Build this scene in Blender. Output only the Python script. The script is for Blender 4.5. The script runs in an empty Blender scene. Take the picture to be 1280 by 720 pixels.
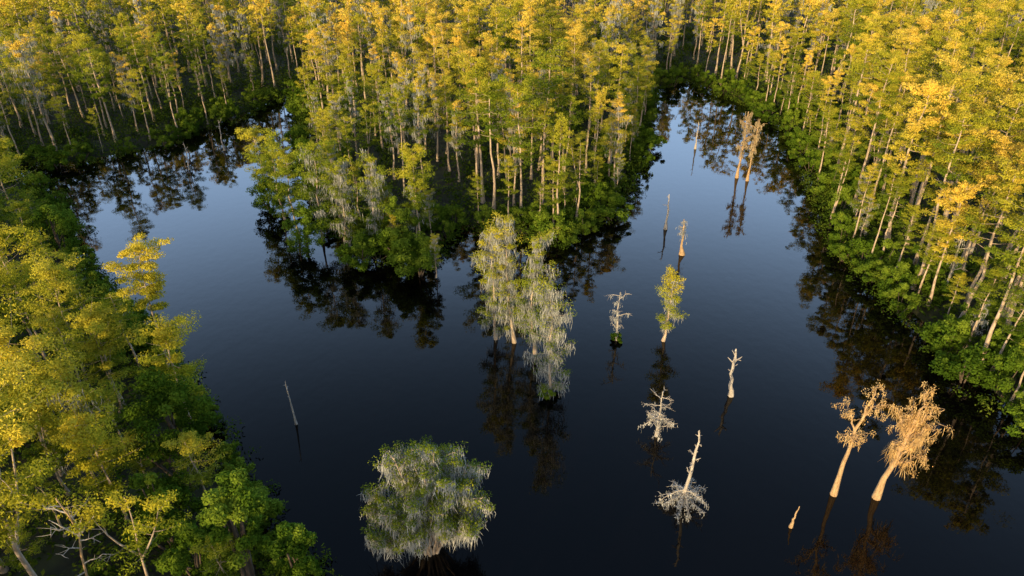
import bpy, math, random
import numpy as np
from mathutils import Vector

SEED = 11
random.seed(SEED)
rng = np.random.default_rng(SEED)
scene = bpy.context.scene
col = scene.collection

# ------------------------------------------------------------------ camera geometry
F, H, TH = 900.0, 40.0, math.radians(31)
S_, C_ = math.sin(TH), math.cos(TH)
def ground(px, py, z=0.0):
    u, v = (px-640)/F, (360-py)/F
    t = (H-z)/(S_-v*C_)
    return u*t, t*(C_+v*S_)
def height_at(y, py):
    v = (360-py)/F
    t = y/(C_+v*S_)
    return H+t*(-S_+v*C_)
def project(x, y, z):
    d = y*C_+(H-z)*S_
    return 640+F*x/d, 360-F*(y*S_+(z-H)*C_)/d, d

# ------------------------------------------------------------------ mesh builder
def unit(a):
    return a/np.maximum(np.linalg.norm(a, axis=-1, keepdims=True), 1e-9)
class MB:
    def __init__(s): s.V=[]; s.Q=[]; s.T=[]; s.n=0
    def add(s, V, Q, T):
        s.V.append(np.asarray(V, float)); s.Q.append(np.asarray(Q, int)+s.n); s.T.append(np.asarray(T, float)); s.n += len(V)
    def tube(s, P, R, n=6, t=0.5):
        P = np.asarray(P, float); k = len(P)
        tan = unit(np.gradient(P, axis=0))
        ref = np.array([1.0, 0.13, 0.07]) if abs(tan[:,0]).mean() < 0.75 else np.array([0.1, 1.0, 0.05])
        a = unit(np.cross(tan, ref)); b = np.cross(tan, a)
        ang = np.arange(n)*2*math.pi/n
        V = P[:,None,:] + np.asarray(R)[:,None,None]*(np.cos(ang)[None,:,None]*a[:,None,:]+np.sin(ang)[None,:,None]*b[:,None,:])
        Q = []
        for i in range(k-1):
            for j in range(n):
                j2 = (j+1) % n
                Q.append((i*n+j, i*n+j2, (i+1)*n+j2, (i+1)*n+j))
        s.add(V.reshape(-1,3), Q, np.full(k*n, t))
    def leaves(s, C, D, Sd, L, W, T):
        n = len(C)
        L = np.broadcast_to(np.asarray(L, float), (n,))[:,None]; W = np.broadcast_to(np.asarray(W, float), (n,))[:,None]
        m = C+D*L*0.5
        V = np.stack([C, m+Sd*W*0.5, C+D*L, m-Sd*W*0.5], 1).reshape(-1,3)
        Q = np.arange(4*n).reshape(n,4)
        s.add(V, Q, np.repeat(np.broadcast_to(np.asarray(T, float), (n,)), 4))
    def arrays(s):
        if not s.V: return None
        return np.concatenate(s.V), np.concatenate(s.Q), np.concatenate(s.T)
def make_mesh(name, arr, material, smooth=False):
    V, Q, T = arr
    me = bpy.data.meshes.new(name)
    me.vertices.add(len(V)); me.vertices.foreach_set('co', V.astype(np.float32).ravel())
    me.loops.add(Q.size); me.loops.foreach_set('vertex_index', Q.astype(np.int32).ravel())
    me.polygons.add(len(Q)); me.polygons.foreach_set('loop_start', np.arange(0, Q.size, 4, dtype=np.int32))
    me.update(calc_edges=True)
    at = me.attributes.new('tint', 'FLOAT', 'POINT'); at.data.foreach_set('value', T.astype(np.float32))
    if smooth: me.polygons.foreach_set('use_smooth', np.ones(len(Q), dtype=bool))
    me.materials.append(material)
    return me

# ------------------------------------------------------------------ materials
def new_mat(name):
    m = bpy.data.materials.new(name); m.use_nodes = True
    nt = m.node_tree; nt.nodes.clear()
    out = nt.nodes.new('ShaderNodeOutputMaterial')
    return m, nt, out
def leaf_mat(name, cols, trans=0.3, orand=0.5):
    m, nt, out = new_mat(name); N = nt.nodes; Lk = nt.links
    at = N.new('ShaderNodeAttribute'); at.attribute_name = 'tint'
    oi = N.new('ShaderNodeObjectInfo')
    ma = N.new('ShaderNodeMath'); ma.operation = 'MULTIPLY_ADD'; ma.inputs[1].default_value = orand; ma.inputs[2].default_value = -orand/2
    Lk.new(oi.outputs['Random'], ma.inputs[0])
    ad = N.new('ShaderNodeMath'); ad.operation = 'ADD'
    Lk.new(at.outputs['Fac'], ad.inputs[0]); Lk.new(ma.outputs[0], ad.inputs[1])
    rp = N.new('ShaderNodeValToRGB'); e = rp.color_ramp.elements
    e[0].position = 0.05; e[0].color = (*cols[0], 1); e[1].position = 0.95; e[1].color = (*cols[-1], 1)
    for i, c in enumerate(cols[1:-1]):
        x = rp.color_ramp.elements.new(0.05+0.9*(i+1)/(len(cols)-1)); x.color = (*c, 1)
    Lk.new(ad.outputs[0], rp.inputs[0])
    df = N.new('ShaderNodeBsdfDiffuse'); tr = N.new('ShaderNodeBsdfTranslucent'); mx = N.new('ShaderNodeMixShader')
    mx.inputs[0].default_value = trans
    Lk.new(rp.outputs[0], df.inputs[0]); Lk.new(rp.outputs[0], tr.inputs[0])
    Lk.new(df.outputs[0], mx.inputs[1]); Lk.new(tr.outputs[0], mx.inputs[2]); Lk.new(mx.outputs[0], out.inputs[0])
    return m
def bark_mat(name, c1, c2, scale=3.0):
    m, nt, out = new_mat(name); N = nt.nodes; Lk = nt.links
    tc = N.new('ShaderNodeTexCoord'); mp = N.new('ShaderNodeMapping'); mp.inputs['Scale'].default_value = (scale, scale, scale*0.25)
    nz = N.new('ShaderNodeTexNoise'); nz.inputs['Scale'].default_value = 2.0; nz.inputs['Detail'].default_value = 6
    rp = N.new('ShaderNodeValToRGB'); rp.color_ramp.elements[0].color = (*c1, 1); rp.color_ramp.elements[1].color = (*c2, 1)
    rp.color_ramp.elements[0].position = 0.3; rp.color_ramp.elements[1].position = 0.7
    b = N.new('ShaderNodeBsdfPrincipled'); b.inputs['Roughness'].default_value = 0.9
    bp = N.new('ShaderNodeBump'); bp.inputs['Strength'].default_value = 0.5; bp.inputs['Distance'].default_value = 0.05
    Lk.new(tc.outputs['Object'], mp.inputs[0]); Lk.new(mp.outputs[0], nz.inputs['Vector']); Lk.new(nz.outputs['Fac'], rp.inputs[0])
    Lk.new(rp.outputs[0], b.inputs['Base Color']); Lk.new(nz.outputs['Fac'], bp.inputs['Height']); Lk.new(bp.outputs[0], b.inputs['Normal'])
    Lk.new(b.outputs[0], out.inputs[0])
    return m
M = {}
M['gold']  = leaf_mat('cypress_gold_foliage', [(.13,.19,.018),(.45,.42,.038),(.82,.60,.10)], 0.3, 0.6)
M['sungold'] = leaf_mat('cypress_sunlit_foliage', [(.28,.30,.025),(.56,.49,.04),(.80,.64,.08)], 0.35, 0.2)  # sunlight on the left bank crowns painted in as brighter gold
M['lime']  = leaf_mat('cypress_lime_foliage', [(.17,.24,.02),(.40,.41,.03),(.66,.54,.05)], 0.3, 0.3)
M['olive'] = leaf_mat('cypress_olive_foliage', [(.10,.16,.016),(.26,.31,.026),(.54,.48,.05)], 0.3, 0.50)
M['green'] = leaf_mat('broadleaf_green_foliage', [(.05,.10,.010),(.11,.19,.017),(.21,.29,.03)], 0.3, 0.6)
M['moss']  = leaf_mat('spanish_moss', [(.24,.25,.23),(.40,.41,.385),(.57,.575,.54)], 0.25, 0.3)
M['tan_moss'] = leaf_mat('dry_tan_moss', [(.40,.24,.09),(.64,.43,.18),(.78,.57,.29)], 0.25, 0.2)
M['bronze_moss'] = leaf_mat('bronze_moss', [(.28,.21,.12),(.44,.35,.21),(.56,.46,.30)], 0.25, 0.2)
M['white_moss'] = leaf_mat('bleached_moss_and_twigs', [(.36,.36,.34),(.54,.54,.51),(.68,.67,.63)], 0.1, 0.2)
M['under'] = leaf_mat('undergrowth_foliage', [(.025,.050,.007),(.060,.105,.011),(.13,.17,.022)], 0.25, 0.0)
M['bark']  = bark_mat('cypress_bark', (.30,.22,.155), (.62,.50,.38))
M['darkbark'] = bark_mat('shrub_bark', (.06,.045,.035), (.16,.12,.09))
M['dead']  = bark_mat('weathered_dead_wood', (.26,.23,.20), (.60,.55,.49), 5)
M['warmdead'] = bark_mat('warm_dead_wood', (.28,.18,.095), (.58,.40,.22), 5)  # orange of the low sun painted into the wood colour

def water_mat():
    m, nt, out = new_mat('dark_tannin_water'); N = nt.nodes; Lk = nt.links
    b = N.new('ShaderNodeBsdfPrincipled'); b.inputs['Base Color'].default_value = (.0012,.0008,.0011,1)
    b.inputs['Roughness'].default_value = 0.02; b.inputs['IOR'].default_value = 1.33
    tc = N.new('ShaderNodeTexCoord'); mp = N.new('ShaderNodeMapping'); mp.inputs['Scale'].default_value = (1, .8, 1)
    n1 = N.new('ShaderNodeTexNoise'); n1.inputs['Scale'].default_value = 0.9; n1.inputs['Detail'].default_value = 3
    bp = N.new('ShaderNodeBump'); bp.inputs['Strength'].default_value = 0.04; bp.inputs['Distance'].default_value = 0.12
    Lk.new(tc.outputs['Object'], mp.inputs[0]); Lk.new(mp.outputs[0], n1.inputs['Vector'])
    Lk.new(n1.outputs['Fac'], bp.inputs['Height']); Lk.new(bp.outputs[0], b.inputs['Normal']); Lk.new(b.outputs[0], out.inputs[0])
    return m
def ground_mat():
    m, nt, out = new_mat('forest_floor'); N = nt.nodes; Lk = nt.links
    tc = N.new('ShaderNodeTexCoord')
    n1 = N.new('ShaderNodeTexNoise'); n1.inputs['Scale'].default_value = 0.6; n1.inputs['Detail'].default_value = 8
    rp = N.new('ShaderNodeValToRGB'); e = rp.color_ramp.elements
    e[0].position = .35; e[0].color = (.016,.016,.008,1); e[1].position = .7; e[1].color = (.038,.046,.014,1)
    b = N.new('ShaderNodeBsdfPrincipled'); b.inputs['Roughness'].default_value = 1.0
    Lk.new(tc.outputs['Object'], n1.inputs['Vector']); Lk.new(n1.outputs['Fac'], rp.inputs[0]); Lk.new(rp.outputs[0], b.inputs['Base Color']); Lk.new(b.outputs[0], out.inputs[0])
    return m
M['water'] = water_mat(); M['ground'] = ground_mat()

# ------------------------------------------------------------------ object helpers
def thing(name, label, cat, loc=(0,0,0), rz=0.0, group=None, sc=1.0):
    o = bpy.data.objects.new(name, None); col.objects.link(o)
    o.empty_display_size = 0.5
    o.location = loc; o.rotation_euler = (0,0,rz); o.scale = (sc,sc,sc) if not hasattr(sc,'__len__') else sc
    o['label'] = label; o['category'] = cat
    if group: o['group'] = group
    return o
def part(name, me, parent):
    o = bpy.data.objects.new(name, me); col.objects.link(o); o.parent = parent; return o
def add_parts(root, meshes):
    """trunk, branches, crown (> hanging_moss)"""
    made = {}
    for n, me in meshes:
        if n == 'hanging_moss': p = made.get('crown') or root
        else: p = root
        made[n] = part(n, me, p)
    return made
class Variant:
    """a kind built once; further instances are copies of its root, parts and sub-parts"""
    def __init__(s, meshes, h): s.meshes = meshes; s.h = h; s.root = None
    def put(s, name, label, cat, loc, rz, group, sc):
        if s.root is None:
            s.root = thing(name, label, cat, loc, rz, group, sc)
            s.kids = add_parts(s.root, s.meshes)
            return s.root
        r = s.root.copy(); r.name = name; col.objects.link(r)
        r.location = loc; r.rotation_euler = (0,0,rz); r.scale = (sc,sc,sc) if not hasattr(sc,'__len__') else sc
        r['label'] = label; r['category'] = cat
        if group: r['group'] = group
        done = {}
        for n, k in s.kids.items():
            c = k.copy(); col.objects.link(c)
            c.parent = done[k.parent.name] if k.parent.name in done else r
            done[k.name] = c
        return r

# ------------------------------------------------------------------ plant generators (return dict part -> arrays)
def tuft(mb, rg, c, rad, n, L, W, tint, up=0.5, out=0.9, nz=.45):
    d = unit(rg.normal(size=(n,3))); r = rg.random(n)**0.42
    P = np.asarray(c)+d*r[:,None]*np.asarray(rad)
    Nn = unit(d*out+np.array([0,0,up])+rg.normal(size=(n,3))*nz)
    D = unit(np.cross(Nn, rg.normal(size=(n,3)))+d*0.35); Sd = unit(np.cross(Nn, D))
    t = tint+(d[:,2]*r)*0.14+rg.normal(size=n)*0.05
    mb.leaves(P-D*L*0.5, D, Sd, L*(0.6+0.8*rg.random(n)), W*(0.7+0.6*rg.random(n)), t)
def moss_bunch(mb, rg, p, n, length, w, spread, tint):
    P = np.asarray(p)+rg.normal(size=(n,3))*np.array([spread, spread, spread*0.5])
    D = unit(np.array([0,0,-1.0])+rg.normal(size=(n,3))*0.2)
    a = rg.random(n)*math.pi; Sd = np.stack([np.cos(a), np.sin(a), np.zeros(n)], 1)
    Ls = length*(0.25+0.75*rg.random(n)); Ws = w*(0.6+0.8*rg.random(n)); T = tint+rg.normal(size=n)*0.12
    mb.leaves(P, D, Sd, Ls*.6, Ws, T)
    D2 = unit(np.array([0,0,-1.0])+rg.normal(size=(n,3))*0.28)
    mb.leaves(P+D*Ls[:,None]*.45, D2, Sd, Ls*.6, Ws*.75, T)
def trunk_path(rg, h, wander, lean=(0,0), k=9):
    z = np.linspace(0, 1, k)
    wx = np.cumsum(rg.normal(size=k))*wander/k; wy = np.cumsum(rg.normal(size=k))*wander/k
    wx -= wx[0]; wy -= wy[0]
    return np.stack([wx+lean[0]*z**1.3, wy+lean[1]*z**1.3, z*h], 1)
def at_path(P, u):
    i = u*(len(P)-1); a = int(min(i, len(P)-2)); f = i-a
    return P[a]*(1-f)+P[a+1]*f
def cypress(seed, h=17., cb=.42, cr=2.4, nb=26, lpt=30, L=.36, W=.16, moss=.3, mossl=1.2, flat=0., lean=(0,0), r0=None, tsides=7, forks=0, branch_sides=4, tuftk=1.0, mossw=.16, wander=1.1, gap=.18, layer=.55):
    rg = np.random.default_rng(seed)
    tr, br, cw, ms = MB(), MB(), MB(), MB()
    P = trunk_path(rg, h, wander, lean)
    r0 = r0 or 0.0105*h
    z = np.linspace(0, 1, len(P)); R = r0*(1-.84*z)
    R[0] *= 1.8; R[1] *= 1.1
    tr.tube(P, R, tsides, .5)
    tops = [P]
    for _ in range(forks):
        u0 = .35+.25*rg.random(); a = rg.random()*6.28; s = at_path(P, u0); ln = cr*(.45+.4*rg.random())
        k = np.linspace(0, 1, 6)[:,None]
        e = np.array([math.cos(a)*ln, math.sin(a)*ln, (1-u0)*h*(.75+.22*rg.random())])
        Q = s+k*e*np.array([1,1,1])+np.sin(k*math.pi)*np.array([math.cos(a),math.sin(a),0])*.25
        tr.tube(Q, r0*np.linspace(.6,.12,6), 5, .5); tops.append(Q)
    az = rg.random()*6.28
    for i in range(nb):
        s = (i+.5)/nb; s = s**.85
        u = cb+(0.985-cb)*s
        prof = math.sin(math.pi*(.15+.68*s))**.7
        if flat: prof = prof*(1-flat)+flat*(.35+.75*s if s < .9 else .85)
        az += 2.4+rg.normal()*.6
        ln = cr*prof*(.30+.95*rg.random())
        T = tops[rg.integers(len(tops))] if len(tops) > 1 else P
        if T is P: p0 = at_path(P, u)
        else: p0 = at_path(T, max(.15, min(.98, (u-.45)/.55)))
        el = math.radians(-8+46*s*(1-flat*.6)+rg.normal()*11)
        d = np.array([math.cos(az)*math.cos(el), math.sin(az)*math.cos(el), math.sin(el)])
        k = np.linspace(0, 1, 5)[:,None]
        B = p0+d*ln*k+np.array([0,0,1])*(k**2)*ln*.10-np.array([0,0,1])*np.sin(k*math.pi)*ln*.06+rg.normal(size=(5,3))*.03*ln*k
        rb = max(.02, r0*.26*(1-.6*s))
        br.tube(B, rb*np.array([1,.75,.55,.38,.15]), branch_sides, .5)
        bt = .45+rg.normal()*.10+(s-.5)*.66  # golder towards the top, greener below: sun and shade painted into tint
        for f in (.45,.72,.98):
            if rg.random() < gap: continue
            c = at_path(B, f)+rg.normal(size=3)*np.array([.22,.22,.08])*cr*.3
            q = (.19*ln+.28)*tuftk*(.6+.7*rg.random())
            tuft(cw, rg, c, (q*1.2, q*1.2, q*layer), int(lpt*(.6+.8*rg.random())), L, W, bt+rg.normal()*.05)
        if moss >= .5:
            for _ in range(rg.poisson(moss*2.2)):
                f = .1+.9*rg.random()
                moss_bunch(ms, rg, at_path(B, f)-np.array([0,0,.05]), 8+int(7*rg.random()), mossl*(.5+.8*rg.random()), mossw, .16*cr*.4+.06, .5+rg.normal()*.12)
    for T in tops:
        c = T[-1]
        for _ in range(3):
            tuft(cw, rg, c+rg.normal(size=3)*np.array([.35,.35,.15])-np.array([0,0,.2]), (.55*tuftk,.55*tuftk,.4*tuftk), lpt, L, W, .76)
    return dict(trunk=tr.arrays(), branches=br.arrays(), crown=cw.arrays(), hanging_moss=ms.arrays())
def broadleaf(seed, h=4., rx=2.4, nc=24, lpc=110, L=.30, W=.20, low=.0, stems=4):
    rg = np.random.default_rng(seed)
    tr, cw = MB(), MB()
    cz = h*(.5+low*.5)
    for i in range(nc):
        d = unit(rg.normal(size=3)); r = .45+.65*rg.random()
        c = np.array([d[0]*rx*r*.85, d[1]*rx*r*.85, cz+d[2]*r*h*(.42-.2*low)])
        c[2] = max(c[2], h*(.12+low*.4))
        wd = 1-.45*max(0, (c[2]/h-.55))/.45
        c[0] *= wd; c[1] *= wd
        q = rx*(.12+.2*rg.random())
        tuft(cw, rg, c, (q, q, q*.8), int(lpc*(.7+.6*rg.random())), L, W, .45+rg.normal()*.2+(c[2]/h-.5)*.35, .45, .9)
        if i < stems:
            k = np.linspace(0, 1, 5)[:,None]
            tr.tube(np.array([d[0]*.2, d[1]*.2, -.3])*(1-k)+c*k+np.sin(k*math.pi)*np.array([0,0,.3]), np.linspace(.05,.015,5)*h/3, 5)
        elif low > 0 and i < stems+6:
            k = np.linspace(0, 1, 4)[:,None]; b = np.array([0, 0, h*.35])
            tr.tube(b*(1-k)+c*k, np.linspace(.03,.01,4)*h/3, 4)
    if low > 0:
        tr.tube(trunk_path(rg, h*.75, .6), np.linspace(.028,.008,9)*h, 7)
    return dict(trunk=tr.arrays(), crown=cw.arrays())
def snag(seed, h, r, lean=(0,0), nb=8, bl=1.0, blo=.4, moss=.4, mossl=.8, twigs=3, droop=0., mossw=.14, taper=.72, flare=1.9, rise=1.0, fork=0., wander=.45):
    rg = np.random.default_rng(seed)
    tr, br, ms = MB(), MB(), MB()
    P = trunk_path(rg, h, wander, lean, 9); z = np.linspace(0,1,9)
    R = r*(1-taper*z); R[0] *= flare; R[1] *= 1+(flare-1)*.25
    R = R*(1+rg.normal(size=9)*.08)
    P = np.vstack([P, P[-1]+np.array([.03,.02,r*.6])]); R = np.append(R, .012)
    P[0,2] -= .5
    tr.tube(P, R, 8)
    if fork:
        for sgn in (-1, 1, .4):
            s0 = at_path(P[:-1], .74); k = np.linspace(0,1,5)[:,None]
            B = s0+np.array([sgn*fork, .15*sgn, fork*(1.0+.4*rg.random())])*k+rg.normal(size=(5,3))*.05*k
            br.tube(B, r*.55*np.array([1,.85,.7,.5,.2]), 5)
    az = rg.random()*6.28
    for i in range(nb):
        u = blo+(.97-blo)*(i+.5)/nb; az += 2.4+rg.normal()*.6
        p0 = at_path(P[:-1], u); ln = bl*(.4+.8*rg.random())
        el = math.radians((10+35*rg.random())*rise-70*droop)
        d = np.array([math.cos(az)*math.cos(el), math.sin(az)*math.cos(el), math.sin(el)])
        k = np.linspace(0,1,5)[:,None]
        B = p0+d*ln*k+rg.normal(size=(5,3))*.09*ln*k
        br.tube(B, max(.03, r*.38)*np.array([1,.8,.6,.4,.15]), 5)
        for _ in range(twigs):
            f = .3+.65*rg.random(); q = at_path(B, f); dd = unit(d+rg.normal(size=3)*.7)
            if droop: dd = unit(dd+np.array([0,0,-.5*droop]))
            l2 = ln*(.25+.35*rg.random()); kk = np.linspace(0,1,3)[:,None]
            br.tube(q+dd*l2*kk+rg.normal(size=(3,3))*.05*l2*kk, max(.018, r*.15)*np.array([1,.7,.2]), 4)
        if moss >= .3:
            for _ in range(rg.poisson(moss*3)):
                moss_bunch(ms, rg, at_path(B, .15+.85*rg.random()), 9, mossl*(.4+.8*rg.random()), mossw, .12, .5+rg.normal()*.15)
    if moss >= .3:
        for _ in range(int(moss*12)):
            u = blo*.6+(1-blo*.6)*rg.random()
            moss_bunch(ms, rg, at_path(P[:-1], u), 6, mossl*.8, mossw, r*1.1, .5+rg.normal()*.15)
    return dict(trunk=tr.arrays(), branches=br.arrays(), hanging_moss=ms.arrays())
def frosty_skirt(seed, z0, rx, n=24, up=0., mossn=9):
    """low open spread of bleached branches, twigs and ragged moss"""
    rg = np.random.default_rng(seed); br, ms = MB(), MB()
    for i in range(n):
        a = 2.4*i+rg.normal()*.3; ln = rx*(.35+.75*rg.random()); k = np.linspace(0,1,5)[:,None]
        s = np.array([0,0,z0*(.3+.6*rg.random())]); e = np.array([math.cos(a)*ln, math.sin(a)*ln, .12+rg.random()*z0*(.35+up)])
        B = s*(1-k)+e*k+np.sin(k*math.pi)*np.array([0,0,.2])+rg.normal(size=(5,3))*.07*k
        br.tube(B, .05*np.array([1,.8,.62,.45,.2]), 4)
        for f in (.3,.55,.8,1.):
            q = at_path(B, f)
            for _ in range(2):
                dd = unit(rg.normal(size=3)*np.array([1,1,.55])+np.array([math.cos(a),math.sin(a),.2])); l2 = .2+.35*rg.random(); kk = np.linspace(0,1,3)[:,None]
                br.tube(q+dd*l2*kk, .024*np.array([1,.75,.3]), 3)
            moss_bunch(ms, rg, q, mossn, .42, .055, .12, .5+rg.normal()*.25)
            tuft(ms, rg, q, (.2,.2,.12), 6, .16, .05, .55, .5, .4, .9)
    return dict(branches=br.arrays(), hanging_moss=ms.arrays())
def forked(seed, h, r, stem_top, limbs, moss=8, mossl=1.0, tn=5):
    rg = np.random.default_rng(seed)
    tr, br, ms = MB(), MB(), MB()
    b = np.zeros(3); e = np.array(stem_top, float)
    k = np.linspace(0,1,9)[:,None]
    P = b*(1-k)+e*k+np.sin(k*math.pi)*np.array([-.12,.05,0])+rg.normal(size=(9,3))*.11*k; P[0,2] = -.5
    tr.tube(P, r*np.array([2.1,1.5,1.15,1.05,.92,.88,.76,.66,.5]), 9)
    for L in limbs:
        tip = np.array(L, float); s = at_path(P, min(.96, max(.40, tip[2]/h-.14+.18*rg.random()))); k = np.linspace(0,1,9)[:,None]
        B = s*(1-k)+tip*k+np.sin(k*math.pi)*np.array([0,0,.35])+rg.normal(size=(9,3))*.2*k
        br.tube(B, max(r*.6,.08)*np.array([1,.86,.74,.62,.5,.4,.3,.2,.08]), 6)
        for _ in range(tn):
            f = .2+.8*rg.random(); q = at_path(B, f); dd = unit(rg.normal(size=3)+np.array([0,0,.1])); l2 = .25+.5*rg.random(); kk = np.linspace(0,1,4)[:,None]
            T = q+dd*l2*kk+rg.normal(size=(4,3))*.09*kk
            br.tube(T, .034*np.array([1,.7,.5,.2]), 4)
            tuft(ms, rg, T[3], (.2+.14*rg.random(),)*3, 24, .12, .05, .55+rg.normal()*.15, .3, .5, .9)
            moss_bunch(ms, rg, T[3], 7, mossl*(.2+.5*rg.random()), .05, .1, .5+rg.normal()*.15)
        for _ in range(moss):
            f = .1+.9*rg.random(); q = at_path(B, f)
            moss_bunch(ms, rg, q, 11, mossl*(.3+1.0*rg.random()**2), .05, .13, .5+rg.normal()*.15)
            tuft(ms, rg, q, (.26,.26,.22), 20, .12, .05, .5+rg.normal()*.15, .3, .5, .9)
    return dict(trunk=tr.arrays(), branches=br.arrays(), hanging_moss=ms.arrays())
def island_tree(seed, h, rx, nst=21):
    rg = np.random.default_rng(seed)
    tr, br, cw, ms = MB(), MB(), MB(), MB()
    for i in range(nst):
        a = 2.4*i+rg.normal()*.2; q = math.sqrt((i+.4)/nst)*(.95+.1*rg.random())
        top = np.array([math.cos(a)*rx*q*.86, math.sin(a)*rx*q*.86, h*(.97-.50*q**2.2)*(.90+.12*rg.random())])
        k = np.linspace(0,1,8)[:,None]
        b = np.array([math.cos(a)*.35, math.sin(a)*.35, -.5])
        P = b*(1-k)+top*k+np.sin(k*math.pi)*np.array([-math.cos(a),-math.sin(a),1.2])*.35*q+rg.normal(size=(8,3))*.05
        tr.tube(P, .10*np.linspace(1,.2,8)*np.array([1.7]+[1]*7), 6)
        for j in range(10):
            u = .57+.43*(j+.5)/10; p0 = at_path(P, u); az = rg.random()*6.28; ln = rx*(.09+.19*rg.random()); el = math.radians(2+22*rg.random())
            d = np.array([math.cos(az)*math.cos(el), math.sin(az)*math.cos(el), math.sin(el)]); kk = np.linspace(0,1,4)[:,None]
            B = p0+d*ln*kk+rg.normal(size=(4,3))*.05*kk
            br.tube(B, .045*np.array([1,.7,.4,.15]), 4)
            tt = .48+rg.normal()*.12
            for f in (.4,.95):
                r_ = .28+.24*rg.random()
                tuft(cw, rg, at_path(B, f)+np.array([0,0,.14]), (r_*1.25,r_*1.25,r_*.55), 66, .16, .065, tt)
            for _ in range(7):
                moss_bunch(ms, rg, at_path(B, .2+.8*rg.random()), 12, .5+1.2*rg.random()**1.4, .05, .18, .6+rg.normal()*.12)
    return dict(trunk=tr.arrays(), branches=br.arrays(), crown=cw.arrays(), hanging_moss=ms.arrays())
def to_meshes(kind, parts, mats):
    out = []
    for n, a in parts.items():
        if a is not None: out.append((n, make_mesh(kind+'_'+n, a, mats[n], n in ('trunk','branches'))))
    return out
def mats(b1, b2, crown, moss): return dict(trunk=M[b1], branches=M[b2], crown=M[crown], hanging_moss=M[moss])
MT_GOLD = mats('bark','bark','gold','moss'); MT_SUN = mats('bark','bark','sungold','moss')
MT_LIME = mats('bark','bark','lime','moss'); MT_OLIVE = mats('bark','bark','olive','moss')
MT_GREEN = dict(trunk=M['darkbark'], crown=M['green'])
MT_DEAD = mats('dead','dead','olive','moss'); MT_WHITE = mats('dead','dead','olive','white_moss')
MT_TAN = mats('warmdead','warmdead','gold','tan_moss'); MT_PALE = mats('warmdead','dead','olive','moss')
MT_BRONZE = mats('warmdead','warmdead','gold','bronze_moss')
def single(name, label, cat, loc, parts, mats, rz=0, group=None):
    r = thing(name, label, cat, loc, rz, group)
    add_parts(r, to_meshes(name, parts, mats))
    return r

# ------------------------------------------------------------------ shorelines
near_px = [(430,770),(402,705),(338,650),(300,585),(265,520),(226,455),(175,402),(125,350),(95,300),(80,250),(55,226),(-120,214)]
near_poly = [(-6,-60)]+[ground(*p) for p in near_px]+[(-260,120),(-260,-200),(-6,-200)]
back_px = [(-260,212),(0,210),(100,206),(200,186),(280,156),(335,134),(362,122),(374,148),(378,190),(388,225),(398,262),(415,292),(460,320),(520,341),(550,318),(580,288),(640,298),(700,308),(742,288),(784,243),(804,200),(815,150),(818,112),(855,103),(918,126),(985,166),(1010,220),(1026,285),(1070,345),(1134,402),(1194,466),(1244,512),(1294,548),(1400,620)]
back_shore = [ground(*p) for p in back_px]
back_poly = back_shore+[(60,10),(75,-60),(75,-200),(420,-200),(420,700),(-420,700),(-420,back_shore[0][1])]
def sdist(X, Y, poly):
    X = np.asarray(X, float).ravel(); Y = np.asarray(Y, float).ravel()
    P = np.array(poly); Q = np.roll(P, -1, 0)
    dmin = np.full(X.shape, 1e18); inside = np.zeros(X.shape, bool)
    for (x1,y1),(x2,y2) in zip(P, Q):
        dx, dy = x2-x1, y2-y1
        t = np.clip(((X-x1)*dx+(Y-y1)*dy)/(dx*dx+dy*dy+1e-12), 0, 1)
        dmin = np.minimum(dmin, (X-x1-t*dx)**2+(Y-y1-t*dy)**2)
        c = ((y1 > Y) != (y2 > Y)) & (X < (x2-x1)*(Y-y1)/((y2-y1) if abs(y2-y1) > 1e-12 else 1e-12)+x1)
        inside ^= c
    d = np.sqrt(dmin)
    return np.where(inside, d, -d)
def land(X, Y): return np.maximum(sdist(X, Y, near_poly), sdist(X, Y, back_poly))

# terrain: one sheet to the horizon
xs = np.concatenate([[-4000,-2000,-1000,-600,-400,-300,-240], np.arange(-200,201,2.0), [240,300,400,600,1000,2000,4000]])
ys = np.concatenate([[-4000,-2000,-1000,-500,-200,-120], np.arange(-80,300,2.0), [310,340,400,500,650,1000,2000,5000]])
XX, YY = np.meshgrid(xs, ys)
sd = land(XX, YY)
far = (np.abs(XX.ravel()) > 300) | (YY.ravel() > 400) | (YY.ravel() < -150)
nz = np.sin(XX.ravel()*.31+1.3)*np.cos(YY.ravel()*.27)*.12+np.sin(XX.ravel()*.11+YY.ravel()*.17)*.12
Z = np.where(sd > 0, np.clip((sd-1.6)*.22, -.35, .45)+np.clip((sd-3)/8,0,1)*nz, np.clip(sd*.35, -2, 0)-.35)
Z = np.where(far, .4, Z)
nx, ny = len(xs), len(ys)
idx = np.arange(nx*ny).reshape(ny, nx)
Q = np.stack([idx[:-1,:-1], idx[:-1,1:], idx[1:,1:], idx[1:,:-1]], -1).reshape(-1,4)
g = bpy.data.objects.new('ground', make_mesh('ground', (np.stack([XX.ravel(), YY.ravel(), Z], 1), Q, np.zeros(nx*ny)), M['ground'], True))
col.objects.link(g); g['kind'] = 'structure'
wv = np.array([(-380,-190,0),(380,-190,0),(380,390,0),(-380,390,0)], float)
w = bpy.data.objects.new('water', make_mesh('water', (wv, np.array([[0,1,2,3]]), np.zeros(4)), M['water'])); col.objects.link(w); w['kind'] = 'structure'

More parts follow.
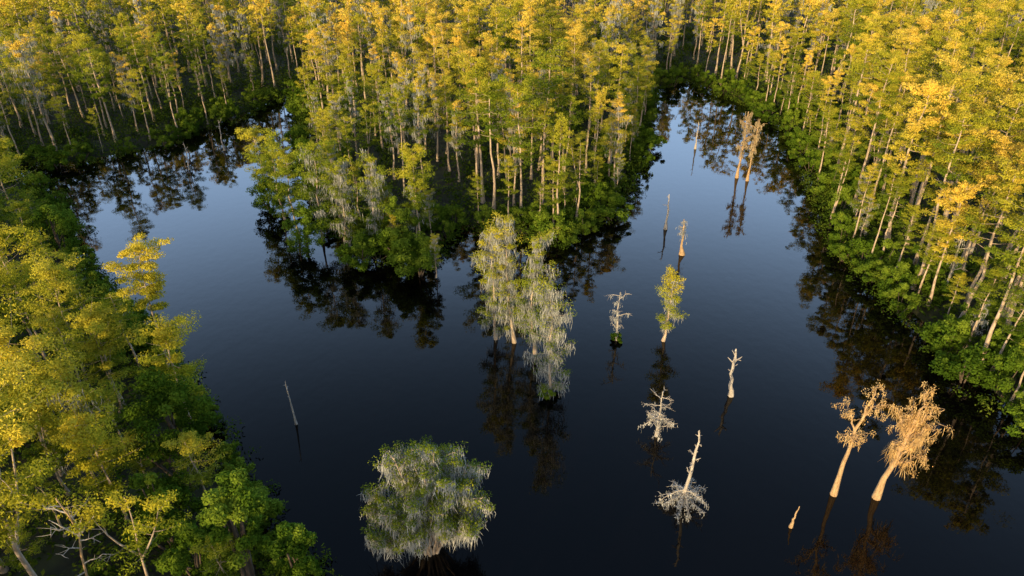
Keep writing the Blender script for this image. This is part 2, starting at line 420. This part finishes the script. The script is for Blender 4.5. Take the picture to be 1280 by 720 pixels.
# ------------------------------------------------------------------ forest kinds
specs = [
 ('slender', dict(seed=1, h=18, cb=.50, cr=2.0, nb=25, moss=0)),
 ('slender', dict(seed=2, h=17, cb=.44, cr=2.1, nb=27, moss=0)),
 ('full-crowned', dict(seed=3, h=16.5, cb=.40, cr=2.8, nb=31, moss=0, flat=.2)),
 ('full-crowned', dict(seed=4, h=17.5, cb=.46, cr=2.8, nb=31, moss=0, forks=1, flat=.2)),
 ('moss-draped', dict(seed=5, h=16, cb=.34, cr=2.2, nb=25, moss=1.2, mossl=1.3)),
 ('moss-draped', dict(seed=6, h=17, cb=.40, cr=2.1, nb=25, moss=1.2, mossl=1.4)),
 ('bare-trunked', dict(seed=7, h=18, cb=.64, cr=2.4, nb=20, moss=0, flat=.3)),
 ('flat-topped', dict(seed=8, h=16.5, cb=.52, cr=2.8, nb=26, moss=0, flat=.75)),
 ('bare-trunked', dict(seed=9, h=17, cb=.58, cr=2.6, nb=22, moss=0, flat=.55)),
 ('slender', dict(seed=10, h=15.5, cb=.42, cr=1.9, nb=25, moss=0, wander=2.0)),
]
NV = len(specs)
forest, forest_olive, lod = [], [], []
for look, kw in specs:
    kw = {**dict(lpt=90, L=.24, W=.09, tuftk=.90, mossw=.08, gap=.22, layer=.52), **kw}
    p = cypress(**kw)
    tm = MB(); tm.add(*p['trunk']); tm.add(*p['branches']); p2 = dict(trunk=tm.arrays(), crown=p['crown'], hanging_moss=p['hanging_moss'])
    ms_ = to_meshes('cypress_tree', p2, MT_GOLD)
    forest.append((look, Variant(ms_, kw['h'])))
    mo = []
    for n, me in ms_:
        if n == 'crown':
            me = me.copy(); me.materials.clear(); me.materials.append(M['olive'])  # olive copy of the gold crown, partly shade put into leaf colour
        mo.append((n, me))
    forest_olive.append((look, Variant(mo, kw['h'])))
    k2 = dict(kw); k2.update(lpt=24, L=.44, W=.17, tsides=5, branch_sides=3, mossw=.16)
    p = cypress(**k2); lod.append((p, kw['h']))
shrubs = [Variant(to_meshes('bank_shrub', broadleaf(50+i, 4.0, 2.3, 20+2*i, 160, .25, .14), MT_GREEN), 4.0) for i in range(6)]

def poisson(xr, yr, spacing, cond, tries):
    X = rng.uniform(*xr, tries); Y = rng.uniform(*yr, tries); ok = cond(X, Y)
    X, Y = X[ok], Y[ok]; cell = {}; out = []
    for x, y in zip(X, Y):
        s = spacing(x, y); k = 6.0; i, j = int(x//k), int(y//k); good = True
        for a in (-1,0,1):
            for b in (-1,0,1):
                for (qx,qy) in cell.get((i+a,j+b), ()):
                    if (qx-x)**2+(qy-y)**2 < s*s: good = False; break
                if not good: break
            if not good: break
        if good: cell.setdefault((i,j), []).append((x,y)); out.append((x,y))
    return out
def back_ok(X, Y):
    s = sdist(X, Y, back_poly); u = np.abs(X)/(Y*C_+ (H-14)*S_)
    return (s > 1.6) & (u < .80)
spots = poisson((-240,240), (40,300), lambda x,y: 3.5 if y < 110 else (4.0 if y < 150 else 5.0), back_ok, 42000)
named, rest = [], []
for x, y in spots:
    px, py, d = project(x, y, 9)
    s = float(sdist([x],[y],back_poly)[0])
    bx, by, _ = project(x, y, 0)
    if 320 < bx < 575 and by > 250: continue
    (named if (-25 < px < 1305 and -20 < py < 740) else rest).append((d, x, y, s))
named.sort()
rest += named[235:]; named = named[:235]
for d, x, y, s in named:
    bx, by, _ = project(x, y, 0)
    hh = rng.uniform(11.5, 19.5) if s > 4 else rng.uniform(8, 16)
    if bx <= 345: zone, pool = 'left far bank', [0,1,2,3,3,2,4,7,9]; hh *= .85
    elif bx < 830: zone, pool = 'central peninsula', [0,1,2,4,5,5,4,6,7,7,3,8,9]
    else: zone, pool = 'right bank forest', [0,1,2,3,6,7,7,8,8,9]; hh *= 1.06
    row = 'front row at the water edge' if s < 6 else ('behind the bank shrubs' if s < 16 else 'deeper among the trees')
    vi = pool[rng.integers(len(pool))]
    ol = rng.random() < (.85 if bx <= 345 else .15 if bx < 830 or s < 4 else .0)
    if 345 < bx < 500 and by > 165: hh = min(hh, 9.5+4*rng.random()); ol = True
    look, V = (forest_olive if ol else forest)[vi]; tone = 'yellow-green' if ol else 'golden'
    sc = hh/V.h; wx = sc*rng.uniform(.85, 1.25)
    V.put('cypress_tree', f'{look} {tone} cypress on the {zone}, {row}', 'tree', (x, y, .2), rng.uniform(0, 6.28), f'{look} {tone} cypresses on the {zone}, {row}', (wx, wx, sc))

def merge(name, places, key, material, smooth=False):
    Vs, Qs, Ts, n = [], [], [], 0
    for (x, y, hgt, vi, rz, tn, wk) in places:
        arr = lod[vi][0]
        for kk in key:
            if arr[kk] is None: continue
            V, Qd, T = arr[kk]; s = hgt/lod[vi][1]; c_, s_ = math.cos(rz), math.sin(rz)
            W = np.stack([(V[:,0]*c_-V[:,1]*s_)*s*wk+x, (V[:,0]*s_+V[:,1]*c_)*s*wk+y, V[:,2]*s+.2], 1)
            Vs.append(W); Qs.append(Qd+n); Ts.append(T+tn); n += len(W)
    return make_mesh(name, (np.concatenate(Vs), np.concatenate(Qs), np.concatenate(Ts)), material, smooth)
def stuff_forest(name, label, places, keys):
    root = thing(name, label, 'woodland'); root['kind'] = 'stuff'
    for nm, key, mt in keys:
        o = part(nm, merge(name+'_'+nm, places, key, mt), root); o['kind'] = 'stuff'
TK = ('trunk_mass', ('trunk','branches'), M['bark']); CK = ('canopy', ('crown',), M['gold']); MK = ('moss_mass', ('hanging_moss',), M['moss'])
pl = [(x, y, rng.uniform(11.5, 19), int(rng.integers(NV)), rng.uniform(0, 6.28), rng.normal()*.15-(.12 if x < -45 else 0), rng.uniform(.95,1.3)) for d, x, y, s in rest]  # far left tinted darker, its shade painted into the leaves
stuff_forest('distant_woodland', 'golden cypress woodland reaching back beyond the nearer trees', pl, (TK, CK, MK))

# woodland behind the left bank, upstream of the low sun (outside the photograph's frame)
cast = poisson((-150,-12), (-95,105), lambda x,y: 4.6, lambda X,Y: (sdist(X,Y,near_poly) > 2) & (X < -12.5-.05*Y), 14000)
pl2 = []
for x, y in cast:
    vis = False
    for z in (0, 6, 12, 17):
        px, py, d = project(x, y, z)
        if d > 0 and -90 < px < 1370 and py < 830: vis = True
    if vis: continue
    hh = rng.uniform(13.5, 17) if x < -58 else rng.uniform(10.5, 14.5)
    pl2.append((x, y, hh, int(rng.integers(NV)), rng.uniform(0,6.28), rng.normal()*.15, rng.uniform(1,1.4)))
stuff_forest('bank_woodland', 'cypress woodland continuing along the near left bank', pl2, (TK, CK))

# undergrowth on the forest floor
ug = MB(); rg = np.random.default_rng(77)
X = rg.uniform(-150,150,30000); Y = rg.uniform(22,200,30000); s = land(X, Y)
u = np.abs(X)/(Y*C_+(H-2)*S_); ok = (s > .3) & (u < .78) & (rg.random(30000) < np.where(s < 14, 1, .6)); X, Y, s = X[ok], Y[ok], s[ok]
for x, y in zip(X[:8000], Y[:8000]):
    q = rg.uniform(.5, 1.6)*(1.35 if x < -40 and y > 95 else 1); tuft(ug, rg, (x, y, .3+q*.6), (q*1.2, q*1.2, q*1.0), 40, .4, .2, .45+rg.normal()*.2, .5, .8)
# sedge and low leaves right along the water line
for poly in ([ground(*p) for p in near_px], back_shore):
    for (x1,y1),(x2,y2) in zip(poly[:-1], poly[1:]):
        Ls = math.hypot(x2-x1, y2-y1)
        for t in np.arange(0, Ls, .8):
            x = x1+(x2-x1)*t/Ls+rg.normal()*.6; y = y1+(y2-y1)*t/Ls+rg.normal()*.6
            if abs(project(x,y,0)[0]-640) > 720: continue
            q = rg.uniform(.4, 1.0); tuft(ug, rg, (x, y, q*.45), (q*1.2, q*1.2, q*.8), 45, .28, .13, .5+rg.normal()*.2, .5, .8)
o = bpy.data.objects.new('undergrowth', make_mesh('undergrowth', ug.arrays(), M['under'])); col.objects.link(o)
o['kind'] = 'stuff'; o['label'] = 'dark green undergrowth covering the forest floor under the trees'; o['category'] = 'undergrowth'

# ------------------------------------------------------------------ shrubs along the shores
def shore_walk(pts, step):
    out = []; acc = 0
    for (x1,y1),(x2,y2) in zip(pts[:-1], pts[1:]):
        L = math.hypot(x2-x1, y2-y1); d = acc
        while d < L:
            t = d/L; out.append((x1+(x2-x1)*t, y1+(y2-y1)*t, -(y2-y1)/L, (x2-x1)/L)); d += step
        acc = d-L
    return out
def put_shrub(x, y, h, label, group, wide=1.0):
    V = shrubs[rng.integers(6)]; s = h/V.h
    V.put('bank_shrub', label, 'shrub', (x, y, .0), rng.uniform(0,6.28), group, (s*wide, s*wide, s))
nsh = 0
for x, y, nxx, nyy in shore_walk(back_shore[:-1], 2.5):
    bx, by, d = project(x, y, 0)
    if not (-40 < bx < 1320): continue
    inside = float(sdist([x+nxx],[y+nyy],back_poly)[0]); sg = 1 if inside > 0 else -1
    if bx < 355 and by < 235: zone = 'left far bank'; hr = (1.5, 4.5); rows = 2; sk_ = (.3,.4)
    elif bx < 830: zone = 'peninsula shore'; hr = (1.4, 4.2); rows = 2; sk_ = (.15,.3)
    elif by < 135: zone = 'far end of the right channel'; hr = (2.0, 4.2); rows = 2; sk_ = (.15,.3)
    else: zone = 'right bank'; hr = (1.2, 5.4); rows = 3; sk_ = (.10,.3,.5)
    if 355 < bx < 480 and by > 170: sk_ = (.15,.3); hr = (1.4, 3.8)
    for r_ in range(rows):
        if rng.random() < sk_[r_]: continue
        off = (.5+r_*3.2)+rng.uniform(-.9,1.6)
        q = (x+sg*nxx*off+rng.normal()*.8, y+sg*nyy*off+rng.normal()*.8)
        pos = 'overhanging the water' if r_ == 0 else 'behind the water edge'
        hh = rng.uniform(*hr)
        put_shrub(q[0], q[1], hh, f'leafy green shrub on the {zone}, {pos}', f'green shrubs on the {zone}, {pos}', rng.uniform(.75,1.4)*(1 if hh < 4 else .8)); nsh += 1
# slim young trees rising out of the bank shrubs
for x, y, nxx, nyy in shore_walk(back_shore[9:-1], 4.2):
    bx, by, d = project(x, y, 0)
    if not (340 < bx < 1300) or by < 120: continue
    inside = float(sdist([x+nxx],[y+nyy],back_poly)[0]); sg = 1 if inside > 0 else -1
    off = rng.uniform(1.2, 4.4); look, V = forest_olive[[0,1,2,4,2,9][rng.integers(6)]]
    zone = 'peninsula shore' if bx < 830 else 'right bank'
    sc = rng.uniform(5, 11)/V.h
    V.put('cypress_tree', f'small {look} yellow-green cypress growing out of the shrubs on the {zone}', 'tree', (x+sg*nxx*off, y+sg*nyy*off, .1), rng.uniform(0,6.28), f'small {look} cypresses among the shrubs of the {zone}', (sc*1.25, sc*1.25, sc))
near_shore = [ground(*p) for p in near_px]
for x, y, nxx, nyy in shore_walk(near_shore[:-1], 2.5):
    inside = float(sdist([x+nxx],[y+nyy],near_poly)[0]); sg = 1 if inside > 0 else -1
    off = .8+rng.uniform(-.4,1.4)
    put_shrub(x+sg*nxx*off, y+sg*nyy*off, rng.uniform(1.6,3.8), 'leafy green shrub along the near left bank at the water edge', 'green shrubs along the near left bank', rng.uniform(.9,1.2)); nsh += 1

# ------------------------------------------------------------------ hand-placed trees
def hero(px, py, top, seed, label, mats=MT_OLIVE, name='cypress_tree', group=None, **kw):
    x, y = ground(px, py); h = height_at(y, top)
    a = dict(L=.19, W=.072, lpt=170, nb=31, cr=2.4, cb=.36, moss=0, tsides=9, mossw=.05, tuftk=.95, gap=.2, layer=.48); a.update(kw)
    return single(name, label, 'tree', (x, y, 0), cypress(seed, h=h, **a), mats, group=group)
def hero_b(px, py, top, w, seed, label, low=.35, nc=38, lpc=360, name='broadleaf_tree', L=.20, W=.12):
    x, y = ground(px, py); h = height_at(y, top); d = project(x, y, h/2)[2]; rx = w*d/F/2
    return single(name, label, 'tree', (x, y, 0), broadleaf(seed, h, rx, nc, lpc, L, W, low), MT_GREEN)
# near left bank
hero(222,482,306, 101, 'tall golden cypress with layered boughs leaning over the water on the near left bank', MT_SUN, cr=3.2, cb=.60, nb=25, flat=.6, lpt=240, layer=.28)
hero(150,520,396, 102, 'yellow-green cypress on the left bank just below the tall layered one', MT_OLIVE, cr=2.6, nb=30)
hero(80,775,486, 103, 'big golden spreading cypress in the bottom left corner with pale forked limbs', MT_SUN, cr=4.6, cb=.48, nb=74, forks=5, flat=.4, r0=.19, lpt=140)
hero(205,775,628, 104, 'small yellow-green cypress beside the bare pale tree in the bottom left corner', MT_LIME, cr=2.2, cb=.5, nb=16, forks=2, lpt=80, r0=.12)
hero(78,600,412, 105, 'golden cypress above the big corner cypress on the left edge', MT_SUN, cr=3.1, cb=.44, nb=36, flat=.4, layer=.38)
hero(10,720,470, 106, 'golden cypress cut by the left edge beside the big corner cypress', MT_GOLD, cr=3.3, cb=.42, nb=44, flat=.3)
hero(40,320,178, 107, 'yellow-green cypress at the left edge by the dark inlet', MT_OLIVE, cr=3.4, cb=.24, nb=44)
hero(2,345,215, 118, 'yellow-green cypress cut by the left edge beside the dark inlet', MT_OLIVE, cr=3.4, cb=.24, nb=44)
hero(50,455,300, 108, 'yellow-green cypress at the left edge below the round dark shrub tree', MT_LIME, cr=3.2, cb=.30, nb=40, flat=.3, layer=.38)
hero(248,560,410, 109, 'green cypress leaning out above the rounded green tree on the left bank', MT_LIME, cr=2.6, cb=.46, nb=26, layer=.36)
hero(130,620,470, 113, 'olive cypress between the golden left edge cypress and the rounded green tree', MT_OLIVE, cr=2.6, cb=.36, nb=30, moss=1.0, mossl=1.1)
hero(160,660,520, 119, 'yellow-green cypress just right of the crown of the big corner cypress', MT_LIME, cr=2.4, cb=.38, nb=28)
hero(110,480,340, 120, 'yellow-green cypress left of the tall layered cypress', MT_OLIVE, cr=2.6, cb=.34, nb=30)
hero_b(84,345,250, 78, 110, 'round dark green broadleaf tree at the left end of the inlet', .2)
hero_b(240,610,474, 112, 111, 'rounded green broadleaf tree in the middle of the near left bank')
hero_b(318,745,588, 100, 112, 'bright green broadleaf tree at the bottom edge of the near left bank')
hero_b(384,755,642, 62, 114, 'small green broadleaf tree furthest right on the near left bank', .2)
hero_b(150,450,398, 80, 115, 'low green broadleaf tree under the tall layered cypress', .1)
hero_b(220,690,596, 100, 116, 'dark green broadleaf tree behind the bare pale tree on the left bank', .2)
hero_b(20,560,480, 100, 117, 'shaded green broadleaf tree low on the left edge', .2)
hero_b(262,745,648, 84, 121, 'low green broadleaf tree at the bottom edge beside the bare pale tree', .1)
# big sunlit cypresses near the right edge
for i, (px, py, tp, lb, kw) in enumerate([
 (1247,412,150,'largest thick-trunked golden cypress at the right edge, leaning out of frame',dict(cr=3.4,cb=.5,r0=.27,nb=40)),
 (1194,345,118,'tall thick-trunked golden cypress above the pale bare dead tree on the right bank',dict(cr=3.0,cb=.5,r0=.23)),
 (1132,310,92,'tall golden cypress left of the thick-trunked pair on the right bank',dict(cr=2.8,cb=.52,r0=.21)),
 (1279,470,250,'golden cypress cut by the right edge below the largest thick-trunked one',dict(cr=3.0,cb=.45,r0=.2)),
 (1066,262,70,'tall golden cypress near the middle of the right bank behind its shrubs',dict(cr=2.6,cb=.55,r0=.2)),
 (1159,385,232,'shorter golden cypress at the front of the right bank below the thick-trunked pair',dict(cr=2.6,cb=.4))]):
    hero(px, py, tp, 140+i, lb, MT_GOLD, **{**dict(lpt=110, L=.24, W=.088, nb=30, flat=.4), **kw})
# fill of the near left bank
fill = poisson((-60,-8), (20,75), lambda x,y: 4.0, lambda X,Y: (sdist(X,Y,near_poly) > 2.8), 4000)
for x, y in fill:
    px, py, d = project(x, y, 6)
    bx, by, _ = project(x, y, 0)
    if not (-60 < px < 420 and py < 800): continue
    if 60 < bx < 240 and by > 680: continue
    look, V = forest_olive[[0,1,2,3,2,3,7,9][rng.integers(8)]]
    sc = rng.uniform(6.0, 9.5)/V.h
    V.put('cypress_tree', f'{look} yellow-green young cypress filling in the near left bank', 'tree', (x, y, .2), rng.uniform(0,6.28), f'{look} young cypresses of the near left bank', (sc*1.3, sc*1.3, sc))
# tip of the peninsula
tip = [
 (336,258,163,'yellow-green cypress at the far left of the peninsula tip',dict(cr=2.6,cb=.28)),
 (356,274,176,'second yellow-green cypress from the left end of the peninsula tip',dict(cr=2.4,cb=.28)),
 (374,294,192,'third cypress from the left end of the peninsula tip, beside the shore shrub',dict(cr=2.4,cb=.28)),
 (404,302,182,'broad yellow-green cypress in the middle left of the peninsula tip',dict(cr=2.9,cb=.30,moss=1.2)),
 (432,312,204,'grey moss-draped cypress in the middle of the peninsula tip',dict(cr=2.1,cb=.18,moss=2.0,mossl=1.3,lpt=80)),
 (466,318,198,'tall moss-draped cypress beside the rounded green shrubs of the peninsula tip',dict(cr=2.2,cb=.18,moss=1.9,mossl=1.3,lpt=85)),
 (484,300,224,'slim mossy cypress behind the rounded green shrub on the peninsula tip',dict(cr=1.8,cb=.25,moss=1.5)),
 (528,318,186,'tall green cypress standing alone above the right end of the peninsula tip',dict(cr=2.2,cb=.46)),
]
for i, (px, py, tp, lb, kw) in enumerate(tip): hero(px, py, tp, 200+i, lb, MT_OLIVE, **{**dict(lpt=120, L=.22, W=.082, nb=28, mossw=.065), **kw})
for i, (px, py, tp, w_, lb) in enumerate([(340,264,222,54,'leafy green shrub round the foot of the leftmost peninsula tip cypress'),(384,318,254,66,'leafy green shrub at the water edge left of the mossy tip cypresses'),(500,325,244,60,'rounded green shrub tree rising beside the mossy tip cypresses'),(524,345,286,74,'rounded dark green shrub hanging over the water at the point of the peninsula tip'),(450,334,290,54,'small green shrub below the tall moss-draped tip cypress')]):
    hero_b(px, py, tp, w_, 230+i, lb, .0, 30, 220, 'bank_shrub', .24, .14)
# moss-hung clump standing in the water
clump = [
 (620,424,286,'left olive-topped cypress of the moss-hung clump standing in the open water',dict(cr=1.7,cb=.12)),
 (643,428,274,'tallest cypress of the moss-hung clump in the open water, second from its left',dict(cr=1.8,cb=.12)),
 (669,442,292,'cypress at the back right of the moss-hung clump in the open water',dict(cr=1.7,cb=.10)),
 (688,492,352,'front cypress of the moss-hung clump, with green tuft round its foot',dict(cr=1.9,cb=.08,lpt=34,moss=3.2,nb=36)),
]
for i, (px, py, tp, lb, kw) in enumerate(clump):
    r = hero(px, py, tp, 300+i, lb, MT_OLIVE, 'mossy_cypress', **{**dict(moss=2.9, mossl=1.25, lpt=66, nb=34, mossw=.052, L=.18, W=.06), **kw})
x, y = ground(688,492)
single('waterline_shrub', 'green leafy tuft round the foot of the front moss-hung cypress', 'shrub', (x, y-.2, 0), broadleaf(320, 1.1, 1.15, 14, 110, .2, .12), MT_GREEN)
x, y = ground(770,426)
single('waterline_shrub', 'small green leafy tuft round the foot of the grey moss-hung snag', 'shrub', (x, y-.1, 0), broadleaf(321, 1.0, .8, 12, 90, .2, .1), MT_GREEN)
x, y = ground(540,686)
single('island_tree', 'low round moss-fringed tree standing alone in the water at the bottom centre', 'tree', (x, y, 0), island_tree(330, height_at(y, 562), 5.1), MT_OLIVE)

# ------------------------------------------------------------------ snags in the water
def sn(px, py, top, seed, label, mats=MT_DEAD, name='dead_snag', r=.12, lean_px=0, **kw):
    x, y = ground(px, py); h = height_at(y, top); d = project(x, y, h/2)[2]
    return single(name, label, 'dead tree', (x, y, 0), snag(seed, h, r, lean=(lean_px*d/F, 0), **kw), mats)
def combo(px, py, label, p, q, mats):
    x, y = ground(px, py); mm = {}
    for k in ('trunk','branches','hanging_moss'):
        b = MB()
        for a in (p.get(k), q.get(k)):
            if a is not None: b.add(*a)
        mm[k] = b.arrays()
    single('dead_snag', label, 'dead tree', (x, y, 0), mm, mats)
sn(770,425,366, 401, 'grey moss-hung snag with a crooked top branch, right of the moss-hung clump', r=.13, nb=11, bl=1.2, blo=.2, moss=1.1, mossl=.6, mossw=.05)
sn(914,494,439, 402, 'pale broken snag with a forked tip between the leafy stump and the gold stumps', MT_WHITE, r=.18, nb=7, bl=.45, blo=.5, moss=0, lean_px=3, taper=.55, twigs=2, fork=.55, wander=.9)
h = height_at(ground(820,545)[1], 490)
combo(820,545, 'bleached white bushy snag spreading twigs over the water', snag(403, h, .10, nb=12, bl=1.3, blo=.2, moss=.5, mossl=.35, twigs=7, mossw=.05, rise=.6), frosty_skirt(406, h*.6, 1.3, 9, .6), MT_WHITE)
h = height_at(ground(854,628)[1], 538)
combo(854,628, 'grey snag with a rough bare stem above a wide skirt of bleached twigs', snag(404, h, .15, lean=(.1,0), nb=11, bl=.45, blo=.4, moss=0, taper=.55, wander=.8), frosty_skirt(405, 1.5, 1.85, 26, 0., 12), MT_WHITE)
sn(371,530,478, 416, 'thin bare leaning pole of a snag near the left bank', r=.085, nb=4, bl=.3, blo=.6, moss=0, lean_px=-3, twigs=1)
sn(988,658,634, 407, 'short broken stub poking out of the water left of the gold stumps', MT_TAN, r=.11, nb=2, bl=.2, blo=.6, moss=0, twigs=0, lean_px=3)
sn(853,318,276, 408, 'tufted stump in the right channel', MT_PALE, r=.17, nb=10, bl=.55, blo=.55, moss=1.3, mossl=.5, mossw=.06, flare=2.8)
sn(832,286,244, 409, 'dark pole snag left of the tufted stump in the right channel', MT_DEAD, r=.17, nb=6, bl=.45, blo=.5, moss=0, flare=2.2)
sn(869,186,152, 410, 'thin pole snag furthest up the right channel', MT_DEAD, r=.14, nb=3, bl=.4, blo=.5, moss=0)
sn(921,222,140, 411, 'tall bronze moss-hung dead cypress, left of the pair in the right channel', MT_BRONZE, r=.16, nb=18, bl=1.2, blo=.40, moss=1.7, mossl=1.1, mossw=.07)
sn(934,226,150, 412, 'bronze moss-hung dead cypress, right of the pair in the right channel', MT_BRONZE, r=.15, nb=14, bl=1.0, blo=.46, moss=1.6, mossl=1.1, mossw=.07, lean_px=4)
sn(281,188,150, 413, 'pale thin snag in the dark inlet near the peninsula', r=.11, nb=5, bl=.6, blo=.4, moss=0)
sn(237,212,178, 414, 'small pale snag in the dark inlet before the left far bank', r=.10, nb=4, bl=.5, blo=.4, moss=0)
sn(1176,376,284, 415, 'pale bare dead tree rising from the right bank shrubs', r=.15, nb=10, bl=1.2, blo=.4, moss=1.0, mossw=.06)
sn(1209,433,374, 417, 'short grey mossy dead tree at the right bank edge below the pale one', r=.13, nb=10, bl=.9, blo=.3, moss=1.2, mossw=.06)
sn(150,795,632, 418, 'bare pale tree with twisted limbs in the bottom left corner', MT_PALE, r=.12, nb=10, bl=1.5, blo=.5, moss=0, twigs=5, fork=1.1, wander=1.4)
# leafy stump
x, y = ground(829,426); h = height_at(y, 345)
single('leafy_stump', 'small bright green cypress sprouting from a stump beside the grey moss-hung snag', 'tree', (x, y, 0), cypress(421, h=h, cb=.18, cr=1.3, nb=24, lpt=75, L=.18, W=.06, moss=1.5, mossl=.8, mossw=.05, r0=.12), MT_LIME)
# gold stumps
x, y = ground(1042,618); h = height_at(y, 490)
single('gold_stump', 'slimmer sunlit golden dead cypress, left of the two at the lower right', 'dead tree', (x, y, 0),
       forked(430, h, .14, (.35,0,h*.86), [(.6,.1,h),(-.9,.3,h*.86),(1.3,-.2,h*.88),(-.8,-.4,h*.64),(1.0,.3,h*.60)], 4, .9, 6), MT_TAN)
x, y = ground(1095,622); h = height_at(y, 492)
single('gold_stump', 'spreading sunlit golden dead cypress hung with moss, right of the two at the lower right', 'dead tree', (x, y, 0),
       forked(432, h, .17, (.8,0,h*.78), [(1.2,.2,h),(-.8,.3,h*.84),(2.1,-.1,h*.90),(3.1,.4,h*.68),(1.6,-.7,h*.76),(2.6,.8,h*.56),(-.7,-.3,h*.58),(2.0,-.6,h*.46),(.3,.4,h*.86)], 7, 1.8, 7), MT_TAN)

# ------------------------------------------------------------------ light
EL = math.radians(12.5); hd = Vector((.45,.893)).normalized()
d = Vector((hd.x*math.cos(EL), hd.y*math.cos(EL), -math.sin(EL)))
sl = bpy.data.lights.new('sun', 'SUN'); sl.energy = 5.0; sl.angle = math.radians(.6); sl.color = (1, .73, .36)
so = bpy.data.objects.new('sun', sl); col.objects.link(so); so.rotation_euler = d.to_track_quat('-Z', 'Y').to_euler(); so.location = (-60,-120,90)
wd = bpy.data.worlds.new('World'); scene.world = wd; wd.use_nodes = True
nt = wd.node_tree; bg = nt.nodes.get('Background') or nt.nodes.new('ShaderNodeBackground')
wo = nt.nodes.get('World Output')
sk = nt.nodes.new('ShaderNodeTexSky'); sk.sky_type = 'NISHITA'; sk.sun_disc = False; sk.sun_elevation = EL
sk.sun_rotation = math.atan2(-hd.x, -hd.y) % (2*math.pi); sk.dust_density = 2.0
nt.links.new(sk.outputs[0], bg.inputs[0]); bg.inputs[1].default_value = 0.23
# added pale glow low in the sky opposite the sun, brightens water reflections
def mth(op, a, b=None):
    n = nt.nodes.new('ShaderNodeMath'); n.operation = op
    for i, v in enumerate((a, b)):
        if v is None: continue
        if isinstance(v, (int, float)): n.inputs[i].default_value = v
        else: nt.links.new(v, n.inputs[i])
    return n.outputs[0]
tc = nt.nodes.new('ShaderNodeTexCoord'); sx = nt.nodes.new('ShaderNodeSeparateXYZ'); nt.links.new(tc.outputs['Generated'], sx.inputs[0])
zz = mth('DIVIDE', mth('SUBTRACT', sx.outputs['Z'], .36), .165)
gz = mth('POWER', 2.718, mth('MULTIPLY', mth('MULTIPLY', zz, zz), -1.0))
ymask = nt.nodes.new('ShaderNodeMapRange'); ymask.interpolation_type = 'SMOOTHSTEP'; ymask.inputs['From Min'].default_value = .2; ymask.inputs['From Max'].default_value = .75
nt.links.new(sx.outputs['Y'], ymask.inputs['Value'])
glow_bg = nt.nodes.new('ShaderNodeBackground'); glow_bg.inputs[0].default_value = (.44,.65,1.0,1)
nt.links.new(mth('MULTIPLY', mth('MULTIPLY', gz, ymask.outputs[0]), 3.4), glow_bg.inputs[1])
ash = nt.nodes.new('ShaderNodeAddShader'); nt.links.new(bg.outputs[0], ash.inputs[0]); nt.links.new(glow_bg.outputs[0], ash.inputs[1]); nt.links.new(ash.outputs[0], wo.inputs[0])

cam = bpy.data.cameras.new('camera'); cam.sensor_width = 36; cam.lens = 36*F/1280; cam.clip_end = 9000; cam.clip_start = .5
co = bpy.data.objects.new('camera', cam); col.objects.link(co); co.location = (0,0,H); co.rotation_euler = (math.pi/2-TH, 0, 0)
scene.camera = co
scene.view_settings.view_transform = 'Standard'; scene.view_settings.look = 'None'; scene.view_settings.exposure = 0
print('spots', len(spots), 'named', len(named), 'rest', len(rest), 'cast', len(pl2), 'shrubs', nsh, 'fill', len(fill))
